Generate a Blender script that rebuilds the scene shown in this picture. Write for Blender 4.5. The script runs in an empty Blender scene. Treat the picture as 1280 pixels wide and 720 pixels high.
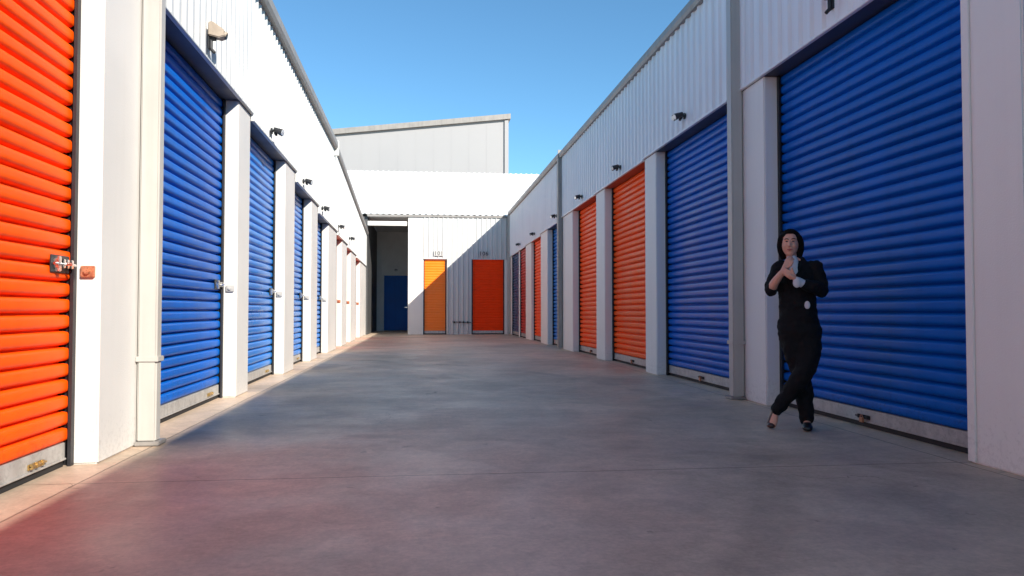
import bpy, bmesh, math, random
from mathutils import Vector, noise
random.seed(7)
scene = bpy.context.scene
COL = scene.collection
R = math.radians

# ------------------------------------------------------------------ camera
F_PX, YAW = 960.0, math.atan(110/960.0)
cam_d = bpy.data.cameras.new('camera'); cam = bpy.data.objects.new('camera', cam_d); COL.objects.link(cam)
cam.location = (0, 0, 1.0)
cam.rotation_euler = (R(90+1.67), 0, -YAW)
cam_d.sensor_width = 36; cam_d.lens = 27.0; cam_d.clip_end = 2000; cam_d.clip_start = .05
scene.camera = cam

# ------------------------------------------------------------------ light
SUN = Vector((.74, -1.12, .695)).normalized()
elev = math.asin(SUN.z)
w = bpy.data.worlds.new('World'); scene.world = w; w.use_nodes = True
nt = w.node_tree; nt.nodes.clear()
sky = nt.nodes.new('ShaderNodeTexSky'); sky.sky_type = 'NISHITA'; sky.sun_disc = False
sky.sun_elevation = elev; sky.sun_rotation = math.atan2(SUN.x, SUN.y)
sky.air_density = 1.0; sky.dust_density = .0; sky.ozone_density = 3.0; sky.altitude = 1500
bg = nt.nodes.new('ShaderNodeBackground'); bg.inputs[1].default_value = .08
wo = nt.nodes.new('ShaderNodeOutputWorld')
tint = nt.nodes.new('ShaderNodeMix'); tint.data_type = 'RGBA'; tint.blend_type = 'MULTIPLY'; tint.inputs[0].default_value = 1
tint.inputs[7].default_value = (.68, .98, 1.0, 1)
nt.links.new(sky.outputs[0], tint.inputs[6]); nt.links.new(tint.outputs[2], bg.inputs[0]); nt.links.new(bg.outputs[0], wo.inputs[0])
sd = bpy.data.lights.new('sun', 'SUN'); sd.energy = 3.5; sd.angle = R(.5); sd.color = (1, .92, .80)
so = bpy.data.objects.new('sun', sd); COL.objects.link(so)
so.rotation_euler = SUN.to_track_quat('Z', 'Y').to_euler(); so.location = (20, -20, 30)
vs = scene.view_settings; vs.view_transform = 'Standard'; vs.look = 'None'; vs.gamma = 1; vs.exposure = 1.25
scene.cycles.diffuse_bounces = 8; scene.cycles.max_bounces = 12

# ------------------------------------------------------------------ materials
def mat(name, col, rough=.5, metal=0., var=.06, vscale=3., bump=0., bscale=40., coat=0., streak=0., spec=.5, scuff=0.):
    m = bpy.data.materials.new(name); m.use_nodes = True
    t = m.node_tree; N = t.nodes; L = t.links
    b = N['Principled BSDF']
    b.inputs['Roughness'].default_value = rough; b.inputs['Metallic'].default_value = metal
    b.inputs['Coat Weight'].default_value = coat; b.inputs['Coat Roughness'].default_value = .15
    b.inputs['Specular IOR Level'].default_value = spec
    tc = N.new('ShaderNodeTexCoord')
    nz = N.new('ShaderNodeTexNoise'); nz.inputs['Scale'].default_value = vscale; nz.inputs['Detail'].default_value = 6
    L.new(tc.outputs['Object'], nz.inputs['Vector'])
    mr = N.new('ShaderNodeMapRange'); mr.inputs[1].default_value = .3; mr.inputs[2].default_value = .7
    mr.inputs[3].default_value = 1-var; mr.inputs[4].default_value = 1+var
    L.new(nz.outputs['Fac'], mr.inputs[0])
    fac = mr.outputs[0]
    if streak:                                         # rain streaks: noise stretched down the wall
        mp = N.new('ShaderNodeMapping'); mp.inputs['Scale'].default_value = (9, 9, .35)
        L.new(tc.outputs['Object'], mp.inputs[0])
        n2 = N.new('ShaderNodeTexNoise'); n2.inputs['Scale'].default_value = 1.; n2.inputs['Detail'].default_value = 5
        L.new(mp.outputs[0], n2.inputs['Vector'])
        m2 = N.new('ShaderNodeMapRange'); m2.inputs[1].default_value = .5; m2.inputs[2].default_value = .75
        m2.inputs[3].default_value = 1; m2.inputs[4].default_value = 1-streak
        L.new(n2.outputs['Fac'], m2.inputs[0])
        mu = N.new('ShaderNodeMath'); mu.operation = 'MULTIPLY'; L.new(fac, mu.inputs[0]); L.new(m2.outputs[0], mu.inputs[1]); fac = mu.outputs[0]
    if scuff:                                          # splashed mud and knocks near the foot, in separate blotches
        sx = N.new('ShaderNodeSeparateXYZ'); L.new(tc.outputs['Object'], sx.inputs[0])
        n4 = N.new('ShaderNodeTexNoise'); n4.inputs['Scale'].default_value = 26; n4.inputs['Detail'].default_value = 8; n4.inputs['Roughness'].default_value = .7
        L.new(tc.outputs['Object'], n4.inputs['Vector'])
        zr = N.new('ShaderNodeMapRange'); zr.inputs[1].default_value = 0; zr.inputs[2].default_value = .55; zr.inputs[3].default_value = .13; zr.inputs[4].default_value = -.06
        L.new(sx.outputs[2], zr.inputs[0])
        ad = N.new('ShaderNodeMath'); ad.operation = 'ADD'; L.new(n4.outputs['Fac'], ad.inputs[0]); L.new(zr.outputs[0], ad.inputs[1])
        m4 = N.new('ShaderNodeMapRange'); m4.inputs[1].default_value = .58; m4.inputs[2].default_value = .70; m4.inputs[3].default_value = 1; m4.inputs[4].default_value = 1-scuff
        L.new(ad.outputs[0], m4.inputs[0])
        mu4 = N.new('ShaderNodeMath'); mu4.operation = 'MULTIPLY'; L.new(fac, mu4.inputs[0]); L.new(m4.outputs[0], mu4.inputs[1]); fac = mu4.outputs[0]
    vm = N.new('ShaderNodeVectorMath'); vm.operation = 'SCALE'; vm.inputs[0].default_value = col[:3]
    L.new(fac, vm.inputs['Scale']); L.new(vm.outputs[0], b.inputs['Base Color'])
    rr = N.new('ShaderNodeMapRange'); rr.inputs[1].default_value = .3; rr.inputs[2].default_value = .7
    rr.inputs[3].default_value = max(.03, rough-.08); rr.inputs[4].default_value = min(1, rough+.1)
    L.new(nz.outputs['Fac'], rr.inputs[0]); L.new(rr.outputs[0], b.inputs['Roughness'])
    if bump:
        n3 = N.new('ShaderNodeTexNoise'); n3.inputs['Scale'].default_value = bscale; n3.inputs['Detail'].default_value = 4
        L.new(tc.outputs['Object'], n3.inputs['Vector'])
        bp = N.new('ShaderNodeBump'); bp.inputs['Strength'].default_value = bump; bp.inputs['Distance'].default_value = .01
        L.new(n3.outputs['Fac'], bp.inputs['Height']); L.new(bp.outputs[0], b.inputs['Normal'])
    return m

M = dict(
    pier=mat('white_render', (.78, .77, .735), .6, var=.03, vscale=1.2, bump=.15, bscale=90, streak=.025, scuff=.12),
    clad_l=mat('toned_down_cladding', (.57, .58, .57), .42, var=.03, vscale=.8, streak=.08),  # white sheet with its colour darkened to hold back the sun's glare
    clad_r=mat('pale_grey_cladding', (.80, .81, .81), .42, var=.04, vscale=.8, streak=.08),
    wall=mat('grey_block', (.5, .5, .5), .8),
    roof=mat('white_roof_sheet', (.82, .82, .81), .5, var=.02),
    lintel=mat('slate_lintel', (.045, .055, .085), .5),
    lintel_o=mat('red_orange_lintel', (.42, .07, .025), .5),  # even dark red-orange, used over the orange doors
    gutter=mat('taupe_gutter', (.27, .255, .24), .5, var=.1, streak=.2),
    pipe=mat('beige_pipe', (.43, .415, .385), .45, var=.04, streak=.1),
    blue=mat('blue_door_paint', (.0004, .105, .47), .36, var=.14, vscale=1.1, streak=.12, spec=.14, scuff=.35),
    blue2=mat('bright_blue_door_paint', (.0015, .17, .58), .34, var=.1, vscale=1.5, coat=.1, spec=.35),
    teal=mat('dull_blue_door_paint', (.02, .09, .2), .35, var=.1, vscale=1.5),
    orange=mat('orange_door_paint', (.98, .095, .002), .4, var=.08, vscale=1.5, streak=.1, spec=.14, scuff=.3),
    amber=mat('amber_door_paint', (1.0, .21, .004), .35, var=.06, vscale=1.5),
    deep=mat('deep_orange_door_paint', (1.0, .055, .002), .4, var=.06, spec=.14),
    red=mat('red_door_paint', (.5, .03, .02), .35, var=.06, vscale=1.5),
    alu=mat('aluminium', (.46, .45, .43), .45, .3, var=.12, vscale=8, streak=.15, scuff=.2),
    rubber=mat('black_rubber', (.015, .015, .017), .7),
    guide=mat('black_guide', (.012, .012, .016), .5),
    chrome=mat('chrome', (.7, .68, .66), .22, 1., var=.1, vscale=30),
    copper=mat('worn_brass', (.55, .25, .14), .4, .7, var=.2, vscale=40),
    brass=mat('brass', (.5, .36, .16), .35, .9, var=.15, vscale=40),
    tan=mat('tan_plastic', (.36, .30, .24), .5, var=.12, vscale=20),
    black=mat('black_plastic', (.02, .022, .026), .45),
    lens=mat('glass_lens', (.6, .65, .7), .1, .2),
    warehouse=mat('grey_warehouse_sheet', (.32, .32, .33), .55, var=.02, vscale=.3),
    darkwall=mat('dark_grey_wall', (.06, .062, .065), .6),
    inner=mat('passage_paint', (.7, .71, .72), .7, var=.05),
    ink=mat('sign_ink', (.03, .03, .035), .5), ink2=mat('faded_sign_ink', (.12, .12, .12), .5),
    plate=mat('sign_plate', (.5, .5, .49), .5),
    suit=mat('black_suit_cloth', (.006, .006, .007), .85, var=.3, vscale=15, bump=.4, bscale=60, spec=.25),
    skin=mat('skin', (.66, .34, .24), .5, var=.08, vscale=20),
    hair=mat('black_hair', (.006, .0045, .004), .9, spec=.15, var=.3, vscale=60, bump=.5, bscale=120),
    cloth=mat('white_blouse_cloth', (.6, .6, .63), .7),
    lip=mat('lips', (.36, .10, .09), .45), eye=mat('dark_eyes', (.03, .02, .02), .3),
    shoe=mat('black_shoe_leather', (.012, .011, .011), .3),
    shoe2=mat('dark_brown_shoe_leather', (.05, .018, .014), .35),
)

# concrete: mottled, stained, with control joints and worn tyre arcs
def concrete():
    m = bpy.data.materials.new('concrete_yard'); m.use_nodes = True
    t = m.node_tree; N = t.nodes; L = t.links; b = N['Principled BSDF']; b.inputs['Specular IOR Level'].default_value = .4
    geo = N.new('ShaderNodeNewGeometry'); P = geo.outputs['Position']
    sep = N.new('ShaderNodeSeparateXYZ'); L.new(P, sep.inputs[0])
    def noi(scale, det=6, dist=0, sc=None, rough=.55):
        n = N.new('ShaderNodeTexNoise'); n.inputs['Scale'].default_value = scale; n.inputs['Detail'].default_value = det
        n.inputs['Distortion'].default_value = dist; n.inputs['Roughness'].default_value = rough
        if sc:
            mp = N.new('ShaderNodeMapping'); mp.inputs['Scale'].default_value = sc; L.new(P, mp.inputs[0]); L.new(mp.outputs[0], n.inputs['Vector'])
        else: L.new(P, n.inputs['Vector'])
        return n.outputs['Fac']
    def rng(s, a, b_, c, d):
        r = N.new('ShaderNodeMapRange'); r.interpolation_type = 'SMOOTHSTEP'
        for i, v in enumerate((a, b_, c, d)): r.inputs[i+1].default_value = v
        L.new(s, r.inputs[0]); return r.outputs[0]
    def mth(op, a, b_=None):
        n = N.new('ShaderNodeMath'); n.operation = op
        for i, v in enumerate((a, b_)):
            if v is None: continue
            if isinstance(v, (int, float)): n.inputs[i].default_value = v
            else: L.new(v, n.inputs[i])
        return n.outputs[0]
    big = rng(noi(.35, 5, .6), .32, .68, .80, 1.16)
    mid = rng(noi(1.7, 8, 1.0, (.9, 1.2, 1)), .3, .7, .91, 1.08)
    sharp = rng(noi(9, 8, .3, None, .75), .35, .65, .90, 1.08)
    fine = rng(noi(38, 8, 0, None, .7), .3, .7, .90, 1.10)
    fac = mth('MULTIPLY', mth('MULTIPLY', mth('MULTIPLY', big, mid), sharp), fine)
    # dark drips / spots
    spots = rng(noi(5.5, 3), .68, .74, 1, .66); fac = mth('MULTIPLY', fac, spots)
    grit = rng(noi(90, 3, 0, None, .8), .62, .72, 1, .72); fac = mth('MULTIPLY', fac, grit)
    vo = N.new('ShaderNodeTexVoronoi'); vo.feature = 'DISTANCE_TO_EDGE'; vo.inputs['Scale'].default_value = .32   # hairline cracks, broken up
    wp = N.new('ShaderNodeVectorMath'); wp.operation = 'ADD'; nn_ = N.new('ShaderNodeTexNoise'); nn_.inputs['Scale'].default_value = 1.6; nn_.inputs['Detail'].default_value = 6
    L.new(P, nn_.inputs['Vector']); L.new(P, wp.inputs[0]); L.new(nn_.outputs['Color'], wp.inputs[1]); L.new(wp.outputs[0], vo.inputs['Vector'])
    ck = mth('MULTIPLY', rng(vo.outputs['Distance'], .0008, .0026, 1, 0), rng(noi(.5, 3), .5, .6, 0, 1))
    fac = mth('MULTIPLY', fac, mth('SUBTRACT', 1, mth('MULTIPLY', ck, .4)))
    # tyre arcs
    for cx, cy, rad, wd, st in ((-6.5, 8.0, 9.3, .12, .80), (-6.4, 8.2, 7.85, .10, .86), (14, 1, 13.4, .12, .86), (14.2, 1.2, 11.9, .11, .88), (-3, -3, 9.6, .1, .86)):
        dx = mth('SUBTRACT', sep.outputs[0], cx); dy = mth('SUBTRACT', sep.outputs[1], cy)
        rr = mth('SQRT', mth('ADD', mth('MULTIPLY', dx, dx), mth('MULTIPLY', dy, dy)))
        off = mth('ABSOLUTE', mth('SUBTRACT', rr, rad))
        a = rng(off, wd*.4, wd*1.6, 1, 0)
        brk = rng(noi(1.2, 4), .4, .6, 0, 1)
        k = mth('SUBTRACT', 1, mth('MULTIPLY', mth('MULTIPLY', a, brk), 1-st)); fac = mth('MULTIPLY', fac, k)
    # control joints
    wob = mth('MULTIPLY', mth('SUBTRACT', noi(2.5, 3), .5), .02)
    jl = []
    for axis, p, gate in ((0, -1.985, None), (0, 3.50, None), (1, 4.72, None), (1, 10.2, None), (1, 15.7, None), (1, 21.2, None), (1, 26.7, None), (1, -.8, None), (1, -6.3, None)):
        o = mth('ABSOLUTE', mth('ADD', mth('SUBTRACT', sep.outputs[axis], p), wob))
        jl.append(rng(o, .003, .010, 1, 0))
    j = jl[0]
    for q in jl[1:]: j = mth('MAXIMUM', j, q)
    jj = mth('SUBTRACT', 1, mth('MULTIPLY', j, .55))
    fac = mth('MULTIPLY', fac, jj)
    mixn = rng(noi(.8, 4, .5), .35, .65, 0, 1)
    mx = N.new('ShaderNodeMix'); mx.data_type = 'RGBA'; L.new(mixn, mx.inputs['Factor'])
    mx.inputs[6].default_value = (.60, .45, .33, 1); mx.inputs[7].default_value = (.55, .43, .32, 1)
    vm = N.new('ShaderNodeVectorMath'); vm.operation = 'SCALE'; L.new(mx.outputs[2], vm.inputs[0]); L.new(fac, vm.inputs['Scale'])
    L.new(vm.outputs[0], b.inputs['Base Color'])
    L.new(rng(noi(1.1, 6, .8), .3, .7, .42, .60), b.inputs['Roughness'])
    h = mth('SUBTRACT', mth('ADD', mth('MULTIPLY', noi(60, 6), .25), mth('MULTIPLY', noi(6, 4), .3)), mth('MULTIPLY', j, 1.2))
    bp = N.new('ShaderNodeBump'); bp.inputs['Strength'].default_value = .25; bp.inputs['Distance'].default_value = .01
    L.new(h, bp.inputs['Height']); L.new(bp.outputs[0], b.inputs['Normal'])
    return m
M['concrete'] = concrete()
M['pier_l'] = mat('toned_down_render', (.62, .605, .58), .6, var=.04, vscale=1.2, bump=.15, bscale=90, streak=.03, scuff=.12)  # darker copy of the white render, offsets the strong sun on the left piers

# ------------------------------------------------------------------ mesh helpers
class MB:
    """collects geometry in world coordinates (or in a local frame) and links it as ONE object"""
    def __init__(s, fr=None): s.v = []; s.f = []; s.fr = fr or (lambda a, b, c: Vector((a, b, c)))
    def add(s, vs_, fs):
        o = len(s.v); s.v += [s.fr(*p) for p in vs_]; s.f += [tuple(o+i for i in f) for f in fs]
    def box(s, a0, a1, b0, b1, c0, c1):
        s.add([(a, b, c) for a in (a0, a1) for b in (b0, b1) for c in (c0, c1)],
              [(0, 1, 3, 2), (4, 6, 7, 5), (0, 4, 5, 1), (2, 3, 7, 6), (0, 2, 6, 4), (1, 5, 7, 3)])
    def prism(s, poly, a0, a1, order='sbz'):
        """polygon of (b, c) extruded along a"""
        n = len(poly)
        s.add([(a0, b, c) for b, c in poly]+[(a1, b, c) for b, c in poly],
              [tuple(range(n)), tuple(range(2*n-1, n-1, -1))]+[(i, (i+1) % n, n+(i+1) % n, n+i) for i in range(n)])
    def cyl(s, p, q, r, n=14, r2=None):
        p, q = Vector(p), Vector(q); r2 = r if r2 is None else r2
        d = (q-p).normalized(); u = d.orthogonal().normalized(); v_ = d.cross(u)
        ring = lambda c, rr: [tuple(c+rr*(math.cos(6.28318*i/n)*u+math.sin(6.28318*i/n)*v_)) for i in range(n)]
        s.add(ring(p, r)+ring(q, r2), [tuple(range(n-1, -1, -1)), tuple(range(n, 2*n))]+[(i, (i+1) % n, n+(i+1) % n, n+i) for i in range(n)])
    def grid(s, rows):
        o = len(s.v); nr, nc = len(rows), len(rows[0])
        for r_ in rows:
            s.v += [s.fr(*p) for p in r_]
        for i in range(nr-1):
            for j in range(nc-1): s.f.append((o+i*nc+j, o+i*nc+j+1, o+(i+1)*nc+j+1, o+(i+1)*nc+j))
    def build(s, name, m, parent=None, bevel=0, smooth=False, origin=None, recalc=True, label=None):
        wo_ = Vector((0, 0, 0)) if parent is None else parent_world(parent)
        org = Vector(origin) if origin is not None else wo_
        me = bpy.data.meshes.new(name); me.from_pydata([tuple(p-org) for p in s.v], [], s.f)
        bm = bmesh.new(); bm.from_mesh(me)
        if recalc: bmesh.ops.recalc_face_normals(bm, faces=bm.faces)
        if bevel:
            bmesh.ops.bevel(bm, geom=[e for e in bm.edges if len(e.link_faces) == 2 and e.calc_face_angle(0) > .6], offset=bevel, segments=2, affect='EDGES', clamp_overlap=True)
        bm.to_mesh(me); bm.free()
        if smooth:
            for p in me.polygons: p.use_smooth = True
        me.materials.append(m)
        o = bpy.data.objects.new(name, me); COL.objects.link(o)
        o.location = org-wo_
        if parent is not None: o.parent = parent
        if label: o['label'] = label
        return o
def parent_world(o):
    v = Vector(o.location)
    while o.parent: o = o.parent; v += Vector(o.location)
    return v
def tag(o, label=None, cat=None, group=None, kind=None):
    if label: o['label'] = label
    if cat: o['category'] = cat
    if group: o['group'] = group
    if kind: o['kind'] = kind
    return o
def empty(name, loc, label, cat, group=None, rz=0):
    o = bpy.data.objects.new(name, None); COL.objects.link(o); o.location = loc; o.rotation_euler = (0, 0, rz); o.empty_display_size = .2
    return tag(o, label, cat, group)
def copy_tree(o, parent=None):
    c = o.copy(); COL.objects.link(c)
    if parent is not None: c.parent = parent
    for ch in list(o.children): copy_tree(ch, c)
    return c

# wall frames: (s along the yard, n into the building, z)
LX, RX, TILT = 2.05, 3.58, .0104
def LF(s, n, z): return Vector((-LX-TILT*s-n, s, z))
def RF(s, n, z): return Vector((RX+n, s, z))
def BF(s, n, z): return Vector((s, 32+n, z))
sy, cy = math.sin(YAW), math.cos(YAW)
def sR(D): return (D-RX*sy)/cy
def sL(D): return (D+LX*sy)/cy
REC = .20

# ------------------------------------------------------------------ ground
g = MB(); g.add([(-300, -300, 0), (300, -300, 0), (300, 500, 0), (-300, 500, 0)], [(0, 1, 2, 3)])
tag(g.build('ground', M['concrete']), kind='structure')

# ------------------------------------------------------------------ building pieces
def pier(fr, s0, s1, zt, root, depth=.45):
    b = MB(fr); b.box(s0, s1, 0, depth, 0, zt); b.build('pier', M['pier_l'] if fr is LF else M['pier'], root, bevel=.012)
def lintel(fr, s0, s1, z, root, m, depth=.45):
    b = MB(fr); b.box(s0+.002, s1-.002, .003, depth, z, z+.16); b.build('lintel', m, root)
def cladding(fr, segs, root, m, pitch=.2, amp=.028, thick=.004, ztop=None, name='cladding'):
    """segs: list of (s0, s1, z_bottom, z_top0, z_top1); ribbed steel sheet with flashing at its foot"""
    b = MB(fr)
    for s0, s1, zb, z0, z1 in segs:
        n = max(1, round((s1-s0)/pitch)); p = (s1-s0)/n
        prof = []
        for i in range(n):
            a = s0+i*p
            prof += [(a, -.006), (a+p*.12, -.006-amp), (a+p*.34, -.006-amp), (a+p*.46, -.006)]
        prof.append((s1, -.006))
        zt = lambda s_: z0+(z1-z0)*(s_-s0)/(s1-s0)
        b.grid([[(s_, q, zb) for s_, q in prof], [(s_, q, zt(s_)) for s_, q in prof]])
    o = b.build(name, m, root, recalc=False)
    return o
def flashing(fr, segs, root, m):
    b = MB(fr)
    for s0, s1, zb, *_ in segs: b.box(s0, s1-.001, -.042, .0, zb-.004, zb+.02)
    b.build('flashing', m, root, bevel=.004)

def roller_door(fr, s0, s1, zt, m, root, label, rec=REC, latch='far', low=True, pitch=.100, amp=1):
    """curtain of rolled slats; sub-parts: guides, bottom bar, seal, bolt latch, keeper"""
    b = MB(fr); z0 = .145; nn = max(6, int((zt-z0)/pitch)); p = (zt+.1-z0)/nn
    ss = [s0+.03+(s1-s0-.06)*i/16 for i in range(17)]
    rows = []
    K = 12
    seed = s0*3.1
    for r_ in range(nn):
        jit = random.uniform(-.003, .003)*amp
        for k in range(K+(1 if r_ == nn-1 else 0)):
            t = k/K
            u = (t-.57)/.43; out = amp*(.026*(max(0, 1-abs(u)**3.4)**.6)*(1.08-.16*t) if t > .16 else -.03)
            z = z0+(r_+t)*p
            rows.append([(s_, rec-out+jit-.004*noise.noise(Vector((s_*1.3+seed, z*1.1, 0)))-.002*noise.noise(Vector((s_*5+seed, z*2.3, 4))), z+.004*noise.noise(Vector((s_*.8, r_*1.7, seed)))) for s_ in ss])
    b.grid(rows)
    d = b.build('roller_door', m, root, smooth=True, origin=fr((s0+s1)/2, rec, 0), recalc=False, label=label)
    for a0, a1 in ((s0+.002, s0+.05), (s1-.05, s1-.002)):
        b = MB(fr); b.box(a0, a1, rec-.055, rec-.034, 0, zt-.002); b.box(a0, a1, rec+.012, rec+.03, 0, zt-.002)
        e = a0 if a0 < (s0+s1)/2 else a1-.004
        b.box(e, e+.004, rec-.034, rec+.012, 0, zt-.002); b.build('guide_rail', M['guide'], d)
    b = MB(fr); b.box(s0+.055, s1-.055, rec-.022, rec+.02, .045, z0+.01); b.box(s0+.055, s1-.055, rec-.032, rec-.022, .045, .058)
    b.build('bottom_bar', M['alu'], d, bevel=.003)
    b = MB(fr); b.box(s0+.055, s1-.055, rec-.012, rec+.03, .002, .045); b.build('bottom_seal', M['rubber'], d)
    # threshold sill
    if latch:
        zl = 1.27 if latch != 'low' else 1.25
        a = s1-.07 if latch == 'far' else s0+.30
        b = MB(fr); b.box(a-.25, a, rec-.036, rec-.028, zl-.035, zl+.075); b.build('latch_plate', M['black'], d, bevel=.003)
        b = MB(fr)
        b.cyl((a-.24, rec-.052, zl+.02), (a+.05, rec-.052, zl+.02), .010)
        for q in (-.22, -.15, -.10, -.04): b.box(a+q, a+q+.026, rec-.070, rec-.036, zl-.005, zl+.05)
        b.cyl((a-.125, rec-.06, zl+.02), (a-.125, rec-.11, zl+.02), .009)
        b.box(a-.205, a-.175, rec-.066, rec-.037, zl-.028, zl+.066)
        b.build('slide_bolt', M['chrome'], d, bevel=.003)
        if latch == 'far':
            b = MB(fr); b.box(s1-.028, s1-.001, .03, .115, zl-.055, zl+.02); b.cyl((s1-.05, .072, zl-.018), (s1-.028, .072, zl-.018), .019)
            b.build('keeper', M['copper'] if m is M['orange'] else M['alu'], d, bevel=.004)
    if low:
        c = (s0+s1)/2 if not low == 'far' else s1-.45
        b = MB(fr); b.box(c-.09, c+.09, rec-.032, rec-.0225, .07, .105); b.cyl((c-.08, rec-.038, .09), (c+.11, rec-.038, .09), .007)
        for q in (-.08, -.02, .05): b.box(c+q, c+q+.022, rec-.048, rec-.032, .075, .108)
        b.build('floor_bolt', M['brass'] if low == 'far' else M['black'], d, bevel=.003)
        if low == 'far': return d
        b = MB(fr)
        for i in range(9):
            a1 = math.pi*i/8; a2 = math.pi*(i+1)/8
            if i < 8: b.cyl((c-.02*math.cos(a1)-.01, rec-.055, .085+.022*math.sin(a1)), (c-.02*math.cos(a2)-.01, rec-.055, .085+.022*math.sin(a2)), .0045, 8)
        b.box(c-.034, c+.014, rec-.064, rec-.045, .045, .085)
        b.build('padlock', M['copper'], d, bevel=.004)
    return d

def gutter(fr, s0, s1, z0, z1, root, out, h):
    b = MB(fr)
    for a0, a1, za, zb in ((s0, s1, z0, z1),):
        prof = [(-.006, 0), (-out*.75, 0), (-out, .05), (-out, h), (-out+.012, h), (-out+.012, .06), (-out*.75, .012), (-.006, .012)]
        n = len(prof)
        b.add([(a0, q, za+c) for q, c in prof]+[(a1, q, zb+c) for q, c in prof],
              [tuple(range(n)), tuple(range(2*n-1, n-1, -1))]+[(i, (i+1) % n, n+(i+1) % n, n+i) for i in range(n)])
    b.build('gutter', M['gutter'], root)
def downspout(fr, s0, s1, zt, root, out=.14, collar=True, m=None):
    b = MB(fr); b.box(s0, s1, -out, -.012, .03, zt)
    d = b.build('downspout', m or M['pipe'], root, bevel=.012)
    if collar:
        b = MB(fr); b.box(s0-.012, s1+.012, -out-.014, -.002, .62, .66); b.build('pipe_strap', m or M['pipe'], d, bevel=.004)
        b = MB(fr); b.box(s0-.02, s1+.05, -out-.03, -.002, .004, .035); b.build('pipe_shoe', M['gutter'], d, bevel=.006)

# ------------------------------------------------------------------ LEFT BUILDING
left = empty('storage_building', LF(13, 4, 0), 'long white storage building on the left in full sun with mostly blue roller doors', 'building')
def d2(a, b): return (sL(a), sL(b))
LD = [  # D0, D1, header z, paint, label
    (-.6, 2.0, 3.46, 'blue', None),
    (2.35, 5.03, 3.46, 'orange', 'glossy orange roller door nearest on the left wall'),
    (5.87, 8.87, 3.44, 'blue', 'wide blue roller door just past the left downspout'),
    (9.5, 12.07, 3.36, 'blue2', 'second blue roller door on the left wall'),
    (13.03, 15.1, 3.19, 'blue2', 'third blue roller door on the left wall'),
    (16.07, 18.06, 3.04, 'blue2', 'fourth and farthest blue roller door on the left wall'),
    (19.9, 21.4, 2.96, 'orange', 'first orange door in the far stretch of the left wall'),
    (22.9, 24.3, 2.88, 'orange', 'second orange door in the far stretch of the left wall'),
    (26.3, 28.3, 2.81, 'orange', 'farthest orange door on the left wall'),
]
LEND = sL(32.0)-.35
LBREAK = sL(19.0)
LZ = 5.0
def ztopL(s): return LZ if s <= LBREAK+1e-4 else LZ+.02-(s-LBREAK)*.92/(LEND-LBREAK)
segs = []; prev = -9.0
for i, (a, b_, zh, c, lab) in enumerate(LD):
    s0, s1 = d2(a, b_)
    zp = LD[i-1][2] if i else zh
    pier(LF, prev, s0, zp, left)
    for (q0, q1, zz) in ((prev, s0, zp), (s0, s1, zh)):
        cuts = [q0]+([LBREAK] if q0 < LBREAK < q1 else [])+[q1]
        for u, v_ in zip(cuts, cuts[1:]): segs.append((u, v_, zz, ztopL(u if u < LBREAK-1e-4 else u+.001), ztopL(v_)))
    lintel(LF, s0, s1, zh, left, M['lintel_o'] if c == 'orange' else M['lintel'])
    roller_door(LF, s0, s1, zh, M[c], left, lab, latch='far' if i > 0 else None, low='far' if 0 < i < 5 else False)
    prev = s1
pier(LF, prev, LEND, LD[-1][2], left); segs.append((prev, LEND, LD[-1][2], ztopL(prev), ztopL(LEND)))
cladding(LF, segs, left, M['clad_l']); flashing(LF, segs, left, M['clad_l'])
gutter(LF, -9, LBREAK, LZ, LZ, left, .12, .17)
gutter(LF, LBREAK+.05, LEND, ztopL(LBREAK+.05), ztopL(LEND), left, .10, .13)
b = MB(LF); b.box(LBREAK-.03, LBREAK+.045, -.14, .3, LZ-.16, LZ+.22); b.build('gutter_end_cap', M['clad_l'], left, bevel=.01)
b = MB(LF); b.box(-9, LBREAK, .46, 9, 0, LZ-.06)
n0, n1 = LBREAK, LEND
b.add([(n0, .46, 0), (n0, 9, 0), (n1, 9, 0), (n1, .46, 0), (n0, .46, LZ-.06), (n0, 9, LZ-.06), (n1, 9, ztopL(n1)-.06), (n1, .46, ztopL(n1)-.06)],
      [(0, 1, 2, 3), (4, 7, 6, 5), (0, 4, 5, 1), (2, 6, 7, 3), (0, 3, 7, 4), (1, 5, 6, 2)])
b.build('wall', M['wall'], left)
b = MB(LF); b.add([(-9, 0, LZ-.01), (-9, 9.2, LZ-.05), (n0, 9.2, LZ-.05), (n0, 0, LZ-.01), (n1, 9.2, ztopL(n1)-.05), (n1, 0, ztopL(n1)-.01)], [(0, 1, 2, 3), (3, 2, 4, 5)])
b.build('roof', M['roof'], left)
b = MB(LF); b.box(-9.05, -9.002, 0, 9, 0, LZ-.1); b.build('end_wall', M['clad_l'], left)
b = MB(LF); b.box(LEND+.002, LEND+.05, 0, 9, 0, ztopL(LEND)-.03); b.build('end_wall', M['clad_l'], left)
downspout(LF, sL(5.68), sL(5.68)+.11, LZ, left, out=.15)

# ------------------------------------------------------------------ RIGHT BUILDING
right = empty('storage_building', RF(13, 4, 0), 'long pale grey storage building on the right in shade with blue and orange roller doors', 'building')
RD = [
    (-2.6, .7, 3.5, 'orange', None),
    (1.55, 4.59, 3.5, 'blue', None),
    (5.10, 8.10, 3.49, 'blue', 'widest dark blue roller door behind the standing person'),
    (9.0, 11.9, 3.47, 'blue', 'dark blue roller door just past the right downspout'),
    (12.5, 15.3, 3.44, 'orange', 'nearer of the two ribbed orange roller doors on the right wall'),
    (16.06, 18.6, 3.42, 'orange', 'farther of the two ribbed orange roller doors on the right wall'),
    (20.1, 22.4, 3.36, 'blue2', 'bright blue roller door past the thin grey downspout'),
    (23.7, 25.8, 3.29, 'orange', 'narrow orange door between white piers far along the right wall'),
    (27.2, 28.9, 3.25, 'red', 'dark red door near the far end of the right wall'),
    (29.2, 31.5, 3.23, 'teal', 'dull blue door at the far end of the right wall'),
]
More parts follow.
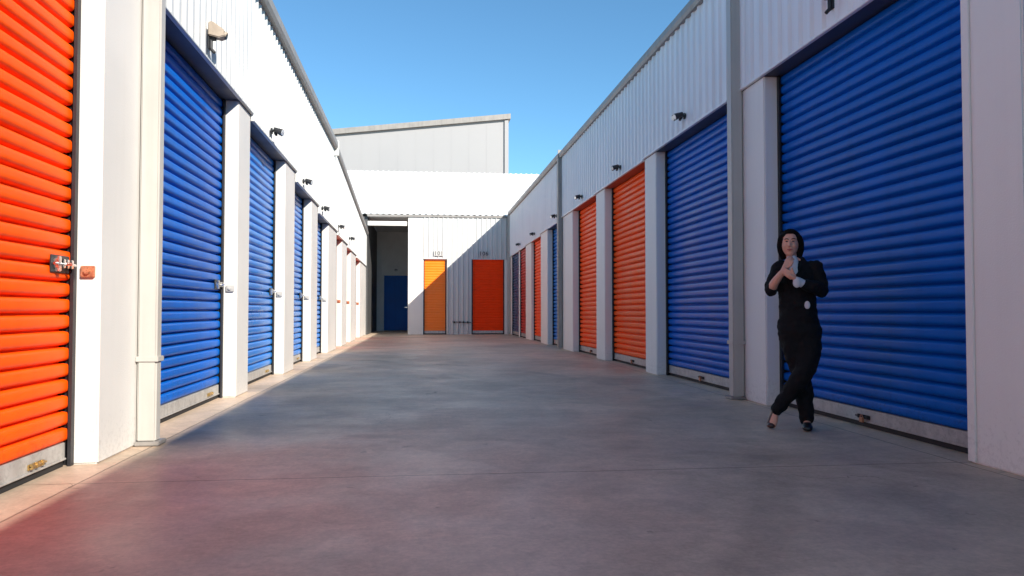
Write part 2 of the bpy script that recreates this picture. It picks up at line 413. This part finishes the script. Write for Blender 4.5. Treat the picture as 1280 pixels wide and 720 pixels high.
REND = 31.97; RZ = 5.0; RBREAK = sR(20.0)
segs = []; prev = -12.0
for i, (a, b_, zh, c, lab) in enumerate(RD):
    s0, s1 = sR(a), sR(b_); zp = RD[i-1][2] if i else zh
    pier(RF, prev, s0, zp, right); segs += [(prev, s0, zp, RZ, RZ), (s0, s1, zh, RZ, RZ)]
    lintel(RF, s0, s1, zh, right, M['lintel_o'] if c == 'orange' else M['lintel'])
    roller_door(RF, s0, s1, zh, M[c], right, lab, latch=None, low=True if i < 6 else False, rec=REC if i < 7 else (.14 if i == 7 else .07))
    if i == 2:
        b = MB(RF); b.box(s0-.075, s0-.003, -.014, -.001, .01, zh-.006); b.build('corner_trim', M['pier'], right, bevel=.004)
    prev = s1
pier(RF, prev, REND, RD[-1][2], right); segs.append((prev, REND, RD[-1][2], RZ, RZ))
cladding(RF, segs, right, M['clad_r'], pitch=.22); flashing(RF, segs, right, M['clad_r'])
gutter(RF, -12, RBREAK, RZ-.02, RZ-.02, right, .09, .13)
gutter(RF, RBREAK+.04, REND, RZ-.015, RZ-.015, right, .10, .14)
b = MB(RF); b.box(RBREAK, RBREAK+.039, -.11, .4, RZ-.1, RZ+.20); b.build('gutter_end_cap', M['gutter'], right)
b = MB(RF); b.box(-12, REND, .46, 9, 0, RZ-.06); b.build('wall', M['wall'], right)
b = MB(RF); b.add([(-12, 0, RZ-.01), (-12, 9.2, RZ-.06), (REND, 9.2, RZ-.06), (REND, 0, RZ-.01)], [(0, 1, 2, 3)]); b.build('roof', M['roof'], right)
b = MB(RF); b.box(-12.05, -12.002, 0, 9, 0, RZ-.1); b.build('end_wall', M['clad_r'], right)
downspout(RF, sR(8.62), sR(8.62)+.14, RZ-.02, right, out=.14)
downspout(RF, RBREAK-.10, RBREAK+.12, RZ-.02, right, out=.12, collar=False, m=M['gutter'])
downspout(RF, REND-.2, REND-.04, RZ+.04, right, out=.12, collar=False)

# ------------------------------------------------------------------ BACK BUILDING
back = empty('storage_building', (1, 36, 0), 'low white building closing the yard with amber and orange doors and a dark passage', 'building')
EZ = 4.93
PX0, PX1 = -2.32, -.66            # passage mouth
def bp_(x0, x1, n0, n1, z0, z1, name, m, par=back, bev=0, label=None):
    b = MB(BF); b.box(x0, x1, n0, n1, z0, z1); return b.build(name, m, par, bevel=bev, label=label)
bp_(PX1, -.03, 0, .5, 0, EZ, 'pier', M['pier'], bev=.012)
bp_(3.35, 3.56, 0, .5, 0, 3.13, 'pier', M['pier'])
DZ = 3.13
segs = [(-.025, .93, DZ, EZ, EZ), (.93, 1.97, .02, EZ, EZ), (1.97, 3.35, DZ, EZ, EZ), (3.352, 3.57, DZ, EZ, EZ)]
cladding(BF, segs, back, M['clad_l'], pitch=.21, amp=.035)
flashing(BF, [segs[0], segs[2], segs[3]], back, M['clad_l'])
bp_(.93, 1.97, .0, .5, 0, EZ-.02, 'wall', M['pier'])
bp_(-.03, .93, .0, .5, DZ, EZ-.02, 'wall', M['pier']); bp_(1.97, 3.56, .0, .5, DZ+.001, EZ-.021, 'wall', M['pier'])
roller_door(BF, -.03, .93, DZ, M['amber'], back, 'narrow amber orange door in the back wall', rec=.09, latch=None, low=False, amp=.3)
roller_door(BF, 1.97, 3.35, DZ, M['deep'], back, 'wider deep orange door in the back wall', rec=.09, latch=None, low=False, amp=.3)
bp_(3.7, 12, 0, 6, 0, EZ-.05, 'wall', M['wall'])
bp_(-.55, 3.6, .51, 6, 0, EZ-.05, 'wall', M['wall'])
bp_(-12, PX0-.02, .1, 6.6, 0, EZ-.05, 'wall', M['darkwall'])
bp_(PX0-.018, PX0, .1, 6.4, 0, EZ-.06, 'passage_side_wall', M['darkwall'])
bp_(-2.6, -.3, 6.42, 6.8, 0, EZ-.05, 'passage_back_wall', M['inner'])
bp_(-.66, -.56, .51, 6.41, 0, EZ-.05, 'passage_side_wall', M['inner'])
bp_(PX0, PX1, .02, 6.6, EZ-.045, EZ-.005, 'passage_ceiling', M['inner'])
bp_(PX0, PX1-.05, .06, .2, EZ-.42, EZ-.24, 'passage_beam', M['pier'], bev=.01)
dr = bp_(-1.96, -.70, 6.36, 6.419, .02, 2.72, 'door', M['blue'], bev=.006, label='flat dark blue door at the end of the dark passage')
b = MB(BF); b.box(-2.04, -1.965, 6.33, 6.42, 0, 2.8); b.box(-1.965, -.67, 6.33, 6.42, 2.725, 2.8); b.build('door_frame', M['inner'], dr)
b = MB(BF); b.cyl((-.84, 6.36, 1.15), (-.84, 6.28, 1.15), .03); b.box(-.95, -.82, 6.27, 6.29, 1.13, 1.17); b.build('door_handle', M['chrome'], dr)
bp_(-2.2, -2.08, 6.30, 6.41, .0, 4.0, 'passage_pipe', M['inner'])
# roof of the back building: pale steel sheet rising away from the yard
b = MB(BF)
x0, x1, n = -12.0, 12.0, 96
rr0, rr1 = [], []
for i in range(n+1):
    x = x0+(x1-x0)*i/n
    for dx, q in ((0, 0), (.06, .03), (.10, .03), (.16, 0)):
        if x+dx <= x1: rr0.append((x+dx, -.06, EZ+.03+q)); rr1.append((x+dx, 4.2, 7.5+q))
b.grid([rr0, rr1]); b.build('roof', M['roof'], back, recalc=False)
b = MB(BF); b.add([(-12, 4.2, 7.45), (12, 4.2, 7.45), (12, 7, EZ), (-12, 7, EZ)], [(0, 1, 2, 3)]); b.build('roof', M['roof'], back)
b = MB(BF); b.box(-2.33, 3.57, -.07, -.045, EZ-.06, EZ+.02); b.box(-2.33, 3.57, -.045, .0, EZ-.06, EZ-.05); b.build('gutter', M['gutter'], back)
# small conduit with clips between the two doors
b = MB(BF); b.cyl((1.18, -.06, .52), (1.95, -.06, .50), .014, 10)
for x in (1.22, 1.45, 1.60, 1.78): b.box(x, x+.06, -.085, -.04, .47, .55)
b.build('conduit', M['black'], back)

# ------------------------------------------------------------------ GREY WAREHOUSE BEHIND
wh = empty('warehouse', (0, 60, 0), 'tall pale grey warehouse with a sloping roofline rising behind the white roof', 'building')
def WF(s, n, z): return Vector((s, 52+n, z))
Lx, Rx2 = -16.0, 5.72
def wz(x): return 12.75+(x+5.9)*(14.1-12.75)/(5.72+5.9)
b = MB(WF)
b.add([(Lx, 0, 0), (Rx2, 0, 0), (Rx2, 0, wz(Rx2)), (Lx, 0, wz(Lx)), (Lx, 22, 0), (Rx2, 22, 0), (Rx2, 22, wz(Rx2)), (Lx, 22, wz(Lx))],
      [(0, 1, 2, 3), (4, 7, 6, 5), (0, 3, 7, 4), (1, 5, 6, 2), (3, 2, 6, 7)])
b.build('wall', M['warehouse'], wh)
b = MB(WF)                                              # panel joints standing proud
x = Lx+1
while x < Rx2-.3:
    b.box(x, x+.04, -.008, -.002, 0, wz(x)-.3); x += 1.2
b.build('panel_joint', M['warehouse'], wh)
b = MB(WF)
t_ = .34
b.add([(Lx, -.25, wz(Lx)-.02), (Rx2+.12, -.25, wz(Rx2)-.01), (Rx2+.12, -.25, wz(Rx2)+t_), (Lx, -.25, wz(Lx)+t_),
       (Lx, 22.3, wz(Lx)-.02), (Rx2+.12, 22.3, wz(Rx2)-.01), (Rx2+.12, 22.3, wz(Rx2)+t_), (Lx, 22.3, wz(Lx)+t_)],
      [(0, 1, 2, 3), (4, 7, 6, 5), (0, 3, 7, 4), (1, 5, 6, 2), (3, 2, 6, 7), (0, 4, 5, 1)])
b.build('roof', M['gutter'], wh)
b = MB(WF); b.box(Rx2-.28, Rx2-.02, -.12, -.035, 0, wz(Rx2)-.1); b.build('corner_trim', M['warehouse'], wh)

# ------------------------------------------------------------------ WALL LAMPS
def make_lamp(kind, loc, rz, label, group):
    r_ = empty('wall_lamp', loc, label, 'lamp', group, rz)
    def P(bd, name, m, bevel=.004, par=None, smooth=False):      # local mesh: x along wall, y out of wall, z up
        par = par or r_
        me_o = bd.build(name, m, None, bevel=bevel, smooth=smooth); me_o.parent = par; return me_o
    if kind == 'tan':
        b = MB(); b.box(-.05, .05, .0, .02, -.16, .02); b.box(-.02, .02, .02, .09, -.05, .0); b.cyl((0, .03, -.05), (0, .03, -.15), .022); b.cyl((0, .03, -.15), (.0, .075, -.20), .020)
        P(b, 'bracket', M['black'])
        b = MB(); b.prism([(.01, .16), (.06, .17), (.20, .07), (.20, -.01), (.14, -.03), (.01, .0)], -.075, .075)
        P(b, 'lamp_housing', M['tan'], .01)
        b = MB(); b.cyl((0, .185, .03), (0, .215, .015), .045, 16, .04); P(b, 'lamp_visor', M['tan'])
        b = MB(); b.cyl((0, .195, .005), (0, .218, .0), .03); P(b, 'lens', M['black'], 0)
    else:
        b = MB(); b.cyl((0, 0, 0), (0, .03, 0), .055); b.cyl((0, .03, 0), (0, .09, .0), .016); P(b, 'bracket', M['black'])
        b = MB(); b.cyl((-.07, .09, 0), (.07, .09, 0), .015)
        b.cyl((.05, .06, .025), (.05, .20, -.03), .035, 16, .055)
        b.cyl((-.05, .06, .025), (-.05, .20, -.03), .035, 16, .055)
        P(b, 'lamp_housing', M['black'])
        b = MB()
        for x in (-.05, .05): b.cyl((x, .198, -.029), (x, .207, -.0325), .047, 16)
        P(b, 'lens', M['lens'], 0)
        b = MB(); b.cyl((0, .07, -.02), (0, .10, -.08), .028, 12, .02); P(b, 'motion_sensor', M['black'], .002)
    return r_
def fixloc(fr, D, n, z, isL): s = sL(D) if isL else sR(D); return fr(s, n, z)
lampT = make_lamp('tan', fixloc(LF, 7.42, -.034, 3.67, True), -math.pi/2, 'tan boxy flood lamp on white cladding above the nearest blue door, left wall', 'lamps on the left wall')
lampT.scale = (.8, .8, .8)
lampB = make_lamp('twin', fixloc(RF, 10.45, -.034, 3.66, False), math.pi/2, 'black twin-head wall lamp above the blue door past the right downspout', 'lamps on the right wall')
lampB.scale = (.8, .8, .8)
ordn = ['above the second blue door', 'above the third blue door', 'above the fourth blue door', 'above the first small orange door', 'above the second small orange door']
for (D, z), lb in zip(((10.65, 3.50), (13.7, 3.31), (16.5, 3.20), (20.0, 3.19), (23.3, 3.19)), ordn):
    c = copy_tree(lampB); c.location = fixloc(LF, D, -.034, z, True); c.rotation_euler = (0, 0, -math.pi/2)
    c['label'] = 'small dark wall lamp on the sunlit left wall '+lb; c['group'] = 'lamps on the left wall'
lr = [(13.9, 3.60, 'black wall lamp on grey cladding above the nearer ribbed orange door'), (17.3, 3.57, 'black wall lamp on grey cladding above the farther ribbed orange door'),
      (20.6, 3.54, 'small black wall lamp above the bright blue door, right wall'), (24.7, 3.47, 'small black wall lamp above the narrow orange door, right wall'), (28.5, 3.46, 'farthest black wall lamp, above the red and dull blue doors by the corner')]
for D, z, lb in lr:
    c = copy_tree(lampB); c.location = fixloc(RF, D, -.034, z, False); c['label'] = lb
c = copy_tree(lampT); c.location = fixloc(RF, 6.66, -.034, 3.76, False); c.rotation_euler = (0, 0, math.pi/2); c['group'] = 'lamps on the right wall'
c['label'] = 'tan boxy lamp cut by the top edge, above the blue door behind the person'
# lamp at the passage door
c = copy_tree(lampB); c.location = (-1.38, 38.40, 3.0); c.rotation_euler = (0, 0, math.pi); c['label'] = 'small lamp over the dark blue door inside the passage'; c['group'] = 'lamp in the passage'

# ------------------------------------------------------------------ UNIT NUMBER SIGNS
def number_sign(x, z, txt, ink, label):
    r_ = empty('number_sign', (x, 31.925, z), label, 'sign', 'unit numbers over the back doors')
    b = MB(); b.box(-.20, .20, -.012, .0, -.10, .10); o = b.build('sign_plate', M['plate'], None, bevel=.003); o.parent = r_
    cu = bpy.data.curves.new('digits', 'FONT'); cu.body = txt; cu.size = .23; cu.align_x = 'CENTER'; cu.align_y = 'CENTER'; cu.extrude = .003; cu.offset = .003; cu.space_character = 1.15
    tmp = bpy.data.objects.new('tmp', cu); COL.objects.link(tmp); bpy.context.view_layer.update()
    me = bpy.data.meshes.new_from_object(tmp.evaluated_get(bpy.context.evaluated_depsgraph_get())); bpy.data.objects.remove(tmp)
    d = bpy.data.objects.new('digits', me); me.materials.clear(); me.materials.append(ink); COL.objects.link(d)
    d.rotation_euler = (math.pi/2, 0, 0); d.location = (0, -.018, .0); d.parent = r_
number_sign(.60, 3.36, '101', M['ink2'], 'faded grey unit number on the cladding above the amber door')
number_sign(2.47, 3.36, '106', M['ink'], 'dark unit number on the cladding above the deep orange door')

# ------------------------------------------------------------------ PERSON
PLOC = Vector((3.135, 6.22, 0)); PROT = -R(27.3)
person = None
def ell_sweep(bm, secs, n=20):
    """secs: (center Vector, rx, ry, axis Vector) closed tapered surface with rounded ends"""
    rings = []
    pts = [Vector(s_[0]) for s_ in secs]
    full = []
    for i, s_ in enumerate(secs): full.append((pts[i], s_[1], s_[2]))
    # round caps
    d0 = (pts[0]-pts[1]).normalized(); d1 = (pts[-1]-pts[-2]).normalized()
    r0 = min(secs[0][1], secs[0][2]); r1 = min(secs[-1][1], secs[-1][2])
    caps0 = [(pts[0]+d0*r0*math.sin(a), secs[0][1]*math.cos(a), secs[0][2]*math.cos(a)) for a in (1.45, 1.1, .75, .4)]
    caps1 = [(pts[-1]+d1*r1*math.sin(a), secs[-1][1]*math.cos(a), secs[-1][2]*math.cos(a)) for a in (.4, .75, 1.1, 1.45)]
    full = caps0+full+caps1
    P = [f[0] for f in full]
    for i, (c, rx, ry) in enumerate(full):
        t = (P[min(i+1, len(P)-1)]-P[max(i-1, 0)]).normalized()
        # frame: side axis close to world X, other completes
        ref = Vector((1, 0, 0)) if abs(t.x) < .8 else Vector((0, 0, 1))
        u = (ref-t*ref.dot(t)).normalized(); v_ = t.cross(u).normalized()
        rings.append([bm.verts.new(c+u*rx*math.cos(2*math.pi*k/n)+v_*ry*math.sin(2*math.pi*k/n)) for k in range(n)])
    for a, b_ in zip(rings, rings[1:]):
        for k in range(n): bm.faces.new((a[k], a[(k+1) % n], b_[(k+1) % n], b_[k]))
    bm.faces.new(rings[0][::-1]); bm.faces.new(rings[-1])
def limb(bm, pts, sub=5):
    """pts: (x,y,z,r) or (x,y,z,rx,ry): smooth Catmull-Rom tapered tube"""
    q = [(Vector(p[:3]), p[3], p[4] if len(p) > 4 else p[3]) for p in pts]
    out = []
    for i in range(len(q)-1):
        a = q[max(i-1, 0)]; b_ = q[i]; c = q[i+1]; d = q[min(i+2, len(q)-1)]
        for k in range(sub):
            t = k/sub
            def cr(A, B, C, D): return .5*((2*B)+(C-A)*t+(2*A-5*B+4*C-D)*t*t+(3*B-A-3*C+D)*t*t*t)
            out.append((cr(a[0], b_[0], c[0], d[0]), cr(a[1], b_[1], c[1], d[1]), cr(a[2], b_[2], c[2], d[2])))
    out.append(q[-1]); ell_sweep(bm, out)
def blob(bm, c, r_):
    g_ = bmesh.ops.create_icosphere(bm, subdivisions=3, radius=1)
    for v in g_['verts']: v.co = Vector((v.co.x*r_[0]+c[0], v.co.y*r_[1]+c[1], v.co.z*r_[2]+c[2]))
def finish(bm, name, m, parent=None, voxel=.008, smooth_it=4, wrinkle=0, label=None):
    bmesh.ops.recalc_face_normals(bm, faces=bm.faces)
    me = bpy.data.meshes.new(name); bm.to_mesh(me); bm.free()
    o = bpy.data.objects.new(name, me); COL.objects.link(o)
    if voxel:
        md = o.modifiers.new('r', 'REMESH'); md.mode = 'VOXEL'; md.voxel_size = voxel
    if smooth_it:
        md = o.modifiers.new('s', 'SMOOTH'); md.iterations = smooth_it; md.factor = .5
    bpy.context.view_layer.update()
    me2 = bpy.data.meshes.new_from_object(o.evaluated_get(bpy.context.evaluated_depsgraph_get()))
    o.modifiers.clear(); o.data = me2
    if wrinkle:
        me2.update(); nrm = [v.normal.copy() for v in me2.vertices]
        for v, nv in zip(me2.vertices, nrm):
            c = v.co; k = noise.noise(Vector((c.x*9, c.y*9, c.z*14)))+.5*noise.noise(Vector((c.x*22, c.y*22, c.z*30)))
            v.co = c+nv*wrinkle*k
    for p in me2.polygons: p.use_smooth = True
    me2.materials.clear(); me2.materials.append(m)
    if parent is not None: o.parent = parent
    if label: o['label'] = label
    return o

# joints, person-local: x to the viewer's right, -y towards the viewer, z up
HX, HZ = -.035, 1.565
bm = bmesh.new()
limb(bm, [(.035, .0, .80, .15, .11), (.035, .0, .92, .15, .105), (.03, .0, 1.06, .125, .095), (.02, .0, 1.2, .145, .10), (.015, .01, 1.33, .16, .09), (.0, .01, 1.40, .09, .06)])
limb(bm, [(-.005, .015, 1.36, .055), (-.02, .01, 1.43, .046), (-.03, .0, 1.50, .048)])
# head: skull, face, jaw
blob(bm, (HX, .015, HZ+.03), (.082, .094, .088)); blob(bm, (HX, -.02, HZ-.01), (.072, .068, .097)); blob(bm, (HX+.003, -.045, HZ-.075), (.036, .035, .034))
limb(bm, [(HX, -.078, HZ+.025, .010), (HX-.004, -.093, HZ-.002, .012), (HX-.006, -.103, HZ-.020, .015)], 3)
blob(bm, (HX-.002, -.082, HZ-.052), (.022, .012, .010))
for sx in (-1, 1):
    blob(bm, (HX+sx*.073, .015, HZ-.005), (.012, .02, .032))
    blob(bm, (HX+sx*.035, -.065, HZ-.018), (.024, .02, .022)); blob(bm, (HX+sx*.030, -.070, HZ+.035), (.026, .014, .008))
# raised arm (viewer's left)
limb(bm, [(-.13, .01, 1.355, .052), (-.175, -.01, 1.27, .045), (-.20, -.07, 1.175, .040)])
limb(bm, [(-.20, -.07, 1.175, .040), (-.175, -.13, 1.225, .039), (-.12, -.18, 1.295, .030), (-.095, -.19, 1.325, .024, .028)])
limb(bm, [(-.095, -.19, 1.325, .025, .030), (-.075, -.19, 1.355, .030, .022), (-.055, -.185, 1.385, .034, .018)], 3)
for i, (fx, fz, ln) in enumerate(((-.080, 1.392, .9), (-.060, 1.402, 1.05), (-.040, 1.400, 1.0), (-.024, 1.390, .8))):
    limb(bm, [(fx, -.185, fz-.015, .0095), (fx+.006, -.187, fz+.020*ln, .009), (fx+.016, -.168, fz+.040*ln, .0085), (fx+.022, -.145, fz+.046*ln, .0075)], 3)
limb(bm, [(-.075, -.185, 1.352, .012), (-.044, -.205, 1.362, .011), (-.020, -.205, 1.385, .0095), (-.008, -.196, 1.402, .008)], 3)
# folded arm (viewer's right)
limb(bm, [(.175, .01, 1.355, .052), (.21, -.01, 1.27, .045), (.225, -.06, 1.175, .040)])
limb(bm, [(.225, -.06, 1.175, .040), (.16, -.15, 1.195, .036), (.05, -.215, 1.235, .026), (.025, -.22, 1.248, .022, .028)])
limb(bm, [(.025, -.22, 1.248, .022, .029), (-.005, -.228, 1.268, .018, .036), (-.035, -.230, 1.29, .016, .036)], 3)
for i, (dz, ln) in enumerate(((.034, .85), (.014, 1.0), (-.006, 1.0), (-.024, .8))):
    limb(bm, [(-.03, -.232, 1.286+dz, .0095), (-.062*ln-.004, -.236, 1.30+dz, .009), (-.088*ln, -.222, 1.312+dz, .0085), (-.100*ln, -.200, 1.316+dz, .0075)], 3)
limb(bm, [(.005, -.23, 1.285, .012), (-.010, -.242, 1.315, .011), (-.018, -.240, 1.345, .009)], 3)
# legs
ST = [(-.035, .0, .83, .10), (.01, .0, .65, .082), (.055, -.005, .46, .056), (.075, .02, .30, .050), (.09, .025, .14, .036), (.095, .03, .08, .036)]
CR = [(.105, .0, .83, .10), (.105, -.05, .65, .082), (.065, -.10, .47, .056), (-.03, -.09, .33, .050), (-.125, -.075, .21, .036), (-.155, -.075, .175, .034)]
limb(bm, ST); limb(bm, CR)
limb(bm, [(.095, .045, .055, .030, .032), (.095, -.03, .05, .034, .030), (.097, -.11, .032, .040, .022), (.098, -.16, .026, .036, .018)])
limb(bm, [(-.165, -.050, .165, .030), (-.180, -.085, .115, .032, .030), (-.195, -.105, .06, .038, .024), (-.205, -.11, .03, .034, .02)])
person = finish(bm, 'person', M['skin'], None, .0065, 2)
tag(person, 'person in a black suit standing cross-legged by the blue door, hands raised to chest', 'person')
person.location = PLOC; person.rotation_euler = (0, 0, PROT); person.scale = (.92, 1, 1)

# trousers
bm = bmesh.new()
grow = lambda L_, a: [(p[0], p[1], p[2], p[3]+a) for p in L_]
limb(bm, [(-.035, .0, .84, .125), (.01, .0, .65, .115), (.052, -.005, .46, .086), (.07, .02, .30, .080), (.087, .02, .14, .068), (.09, .02, .085, .066)])
limb(bm, [(.105, .0, .84, .125), (.108, -.04, .65, .115), (.065, -.09, .47, .086), (-.03, -.085, .335, .076), (-.125, -.075, .220, .062), (-.160, -.078, .165, .058)])
limb(bm, [(.035, .0, .82, .17, .125), (.035, .0, .95, .16, .12)])
finish(bm, 'trousers', M['suit'], person, .009, 2, .013)
# jacket
bm = bmesh.new()
limb(bm, [(.035, .0, .80, .178, .14), (.035, .0, .88, .182, .14), (.03, .0, 1.0, .165, .135), (.022, .0, 1.12, .16, .13), (.018, .005, 1.25, .18, .125), (.018, .012, 1.345, .178, .105), (.01, .02, 1.395, .10, .07)])
limb(bm, [(-.125, .01, 1.365, .068), (-.175, -.01, 1.28, .064), (-.203, -.06, 1.185, .060), (-.198, -.085, 1.185, .056)])
limb(bm, [(.168, .01, 1.365, .070), (.212, -.01, 1.28, .066), (.228, -.055, 1.175, .062), (.17, -.14, 1.188, .054), (.085, -.195, 1.215, .044)])
finish(bm, 'jacket', M['suit'], person, .009, 2, .015)
for sx in (-1, 1):                                       # lapels
    b = MB(); cx = -.008
    b.prism([(cx+sx*.045, 1.425), (cx+sx*.085, 1.39), (cx+sx*.10, 1.33), (cx+sx*.02, 1.14), (cx+sx*.008, 1.14), (cx+sx*.05, 1.33)], 0, 1)
    vs_ = []
    for p in b.v: vs_.append(Vector((p.y, -.128+(.006 if p.x > .5 else 0)+max(0, p.z-1.30)*.45, p.z)))
    b.v = vs_; o = b.build('lapel', M['suit'], None, bevel=.002); o.parent = person
# blouse: front patch between lapels, soft collar, cuff; and the small pale pocket square
bm = bmesh.new(); limb(bm, [(.0, -.085, 1.22, .035, .035), (-.005, -.075, 1.33, .05, .035), (-.015, -.045, 1.395, .055, .035), (-.02, -.02, 1.43, .05, .045)])
finish(bm, 'blouse', M['cloth'], person, .008, 2, .004)
bm = bmesh.new(); limb(bm, [(.075, -.200, 1.218, .036), (.045, -.214, 1.232, .036), (.022, -.219, 1.243, .035)], 3)
blob(bm, (.022, -.242, 1.232), (.036, .022, .046))
finish(bm, 'shirt_cuff', M['cloth'], person, .005, 1, .003)
bm = bmesh.new(); blob(bm, (.107, -.132, 1.045), (.024, .010, .034)); finish(bm, 'pocket_square', M['cloth'], person, .003, 1, .004)
# hair
bm = bmesh.new()
blob(bm, (HX, .03, HZ+.040), (.101, .098, .094)); blob(bm, (HX+.004, .055, HZ-.03), (.102, .068, .11))
limb(bm, [(HX-.078, -.008, HZ+.055, .027), (HX-.094, .0, HZ-.0, .026), (HX-.084, .018, HZ-.065, .026), (HX-.064, .03, HZ-.105, .026)])
limb(bm, [(HX+.076, -.012, HZ+.055, .028), (HX+.094, -.002, HZ-.0, .028), (HX+.088, .010, HZ-.07, .028), (HX+.070, .025, HZ-.11, .026)])
limb(bm, [(HX-.03, -.035, HZ+.108, .018, .018), (HX, -.05, HZ+.102, .02), (HX+.04, -.035, HZ+.100, .018)])
finish(bm, 'hair', M['hair'], person, .006, 2, .005)
# face details
for sx in (-1, 1):
    bm = bmesh.new(); blob(bm, (HX+sx*.028, -.0835, HZ+.018), (.011, .006, .005)); finish(bm, 'eye', M['eye'], person, 0, 0)
    bm = bmesh.new(); limb(bm, [(HX+sx*.014, -.084, HZ+.036, .003), (HX+sx*.03, -.085, HZ+.041, .003), (HX+sx*.045, -.078, HZ+.037, .0025)], 3); finish(bm, 'eyebrow', M['hair'], person, 0, 0)
bm = bmesh.new(); limb(bm, [(HX-.022, -.088, HZ-.050, .004), (HX-.002, -.095, HZ-.052, .0065), (HX+.018, -.088, HZ-.050, .004)], 3); finish(bm, 'mouth', M['lip'], person, 0, 0)
# shoes
bm = bmesh.new(); limb(bm, [(.095, .055, .045, .036, .038), (.095, -.03, .04, .040, .034), (.098, -.12, .032, .046, .028), (.098, -.165, .026, .040, .022)]); blob(bm, (.095, .05, .02), (.032, .034, .02))
finish(bm, 'shoe', M['shoe'], person, .006, 2)
bm = bmesh.new(); limb(bm, [(-.172, -.040, .165, .034, .036), (-.188, -.074, .115, .038, .034), (-.202, -.095, .06, .043, .028), (-.214, -.100, .032, .042, .024), (-.212, -.125, .030, .036, .022)])
blob(bm, (-.200, -.02, .150), (.022, .024, .03))
finish(bm, 'shoe', M['shoe2'], person, .006, 2, label='raised brown shoe with its toe on the ground')
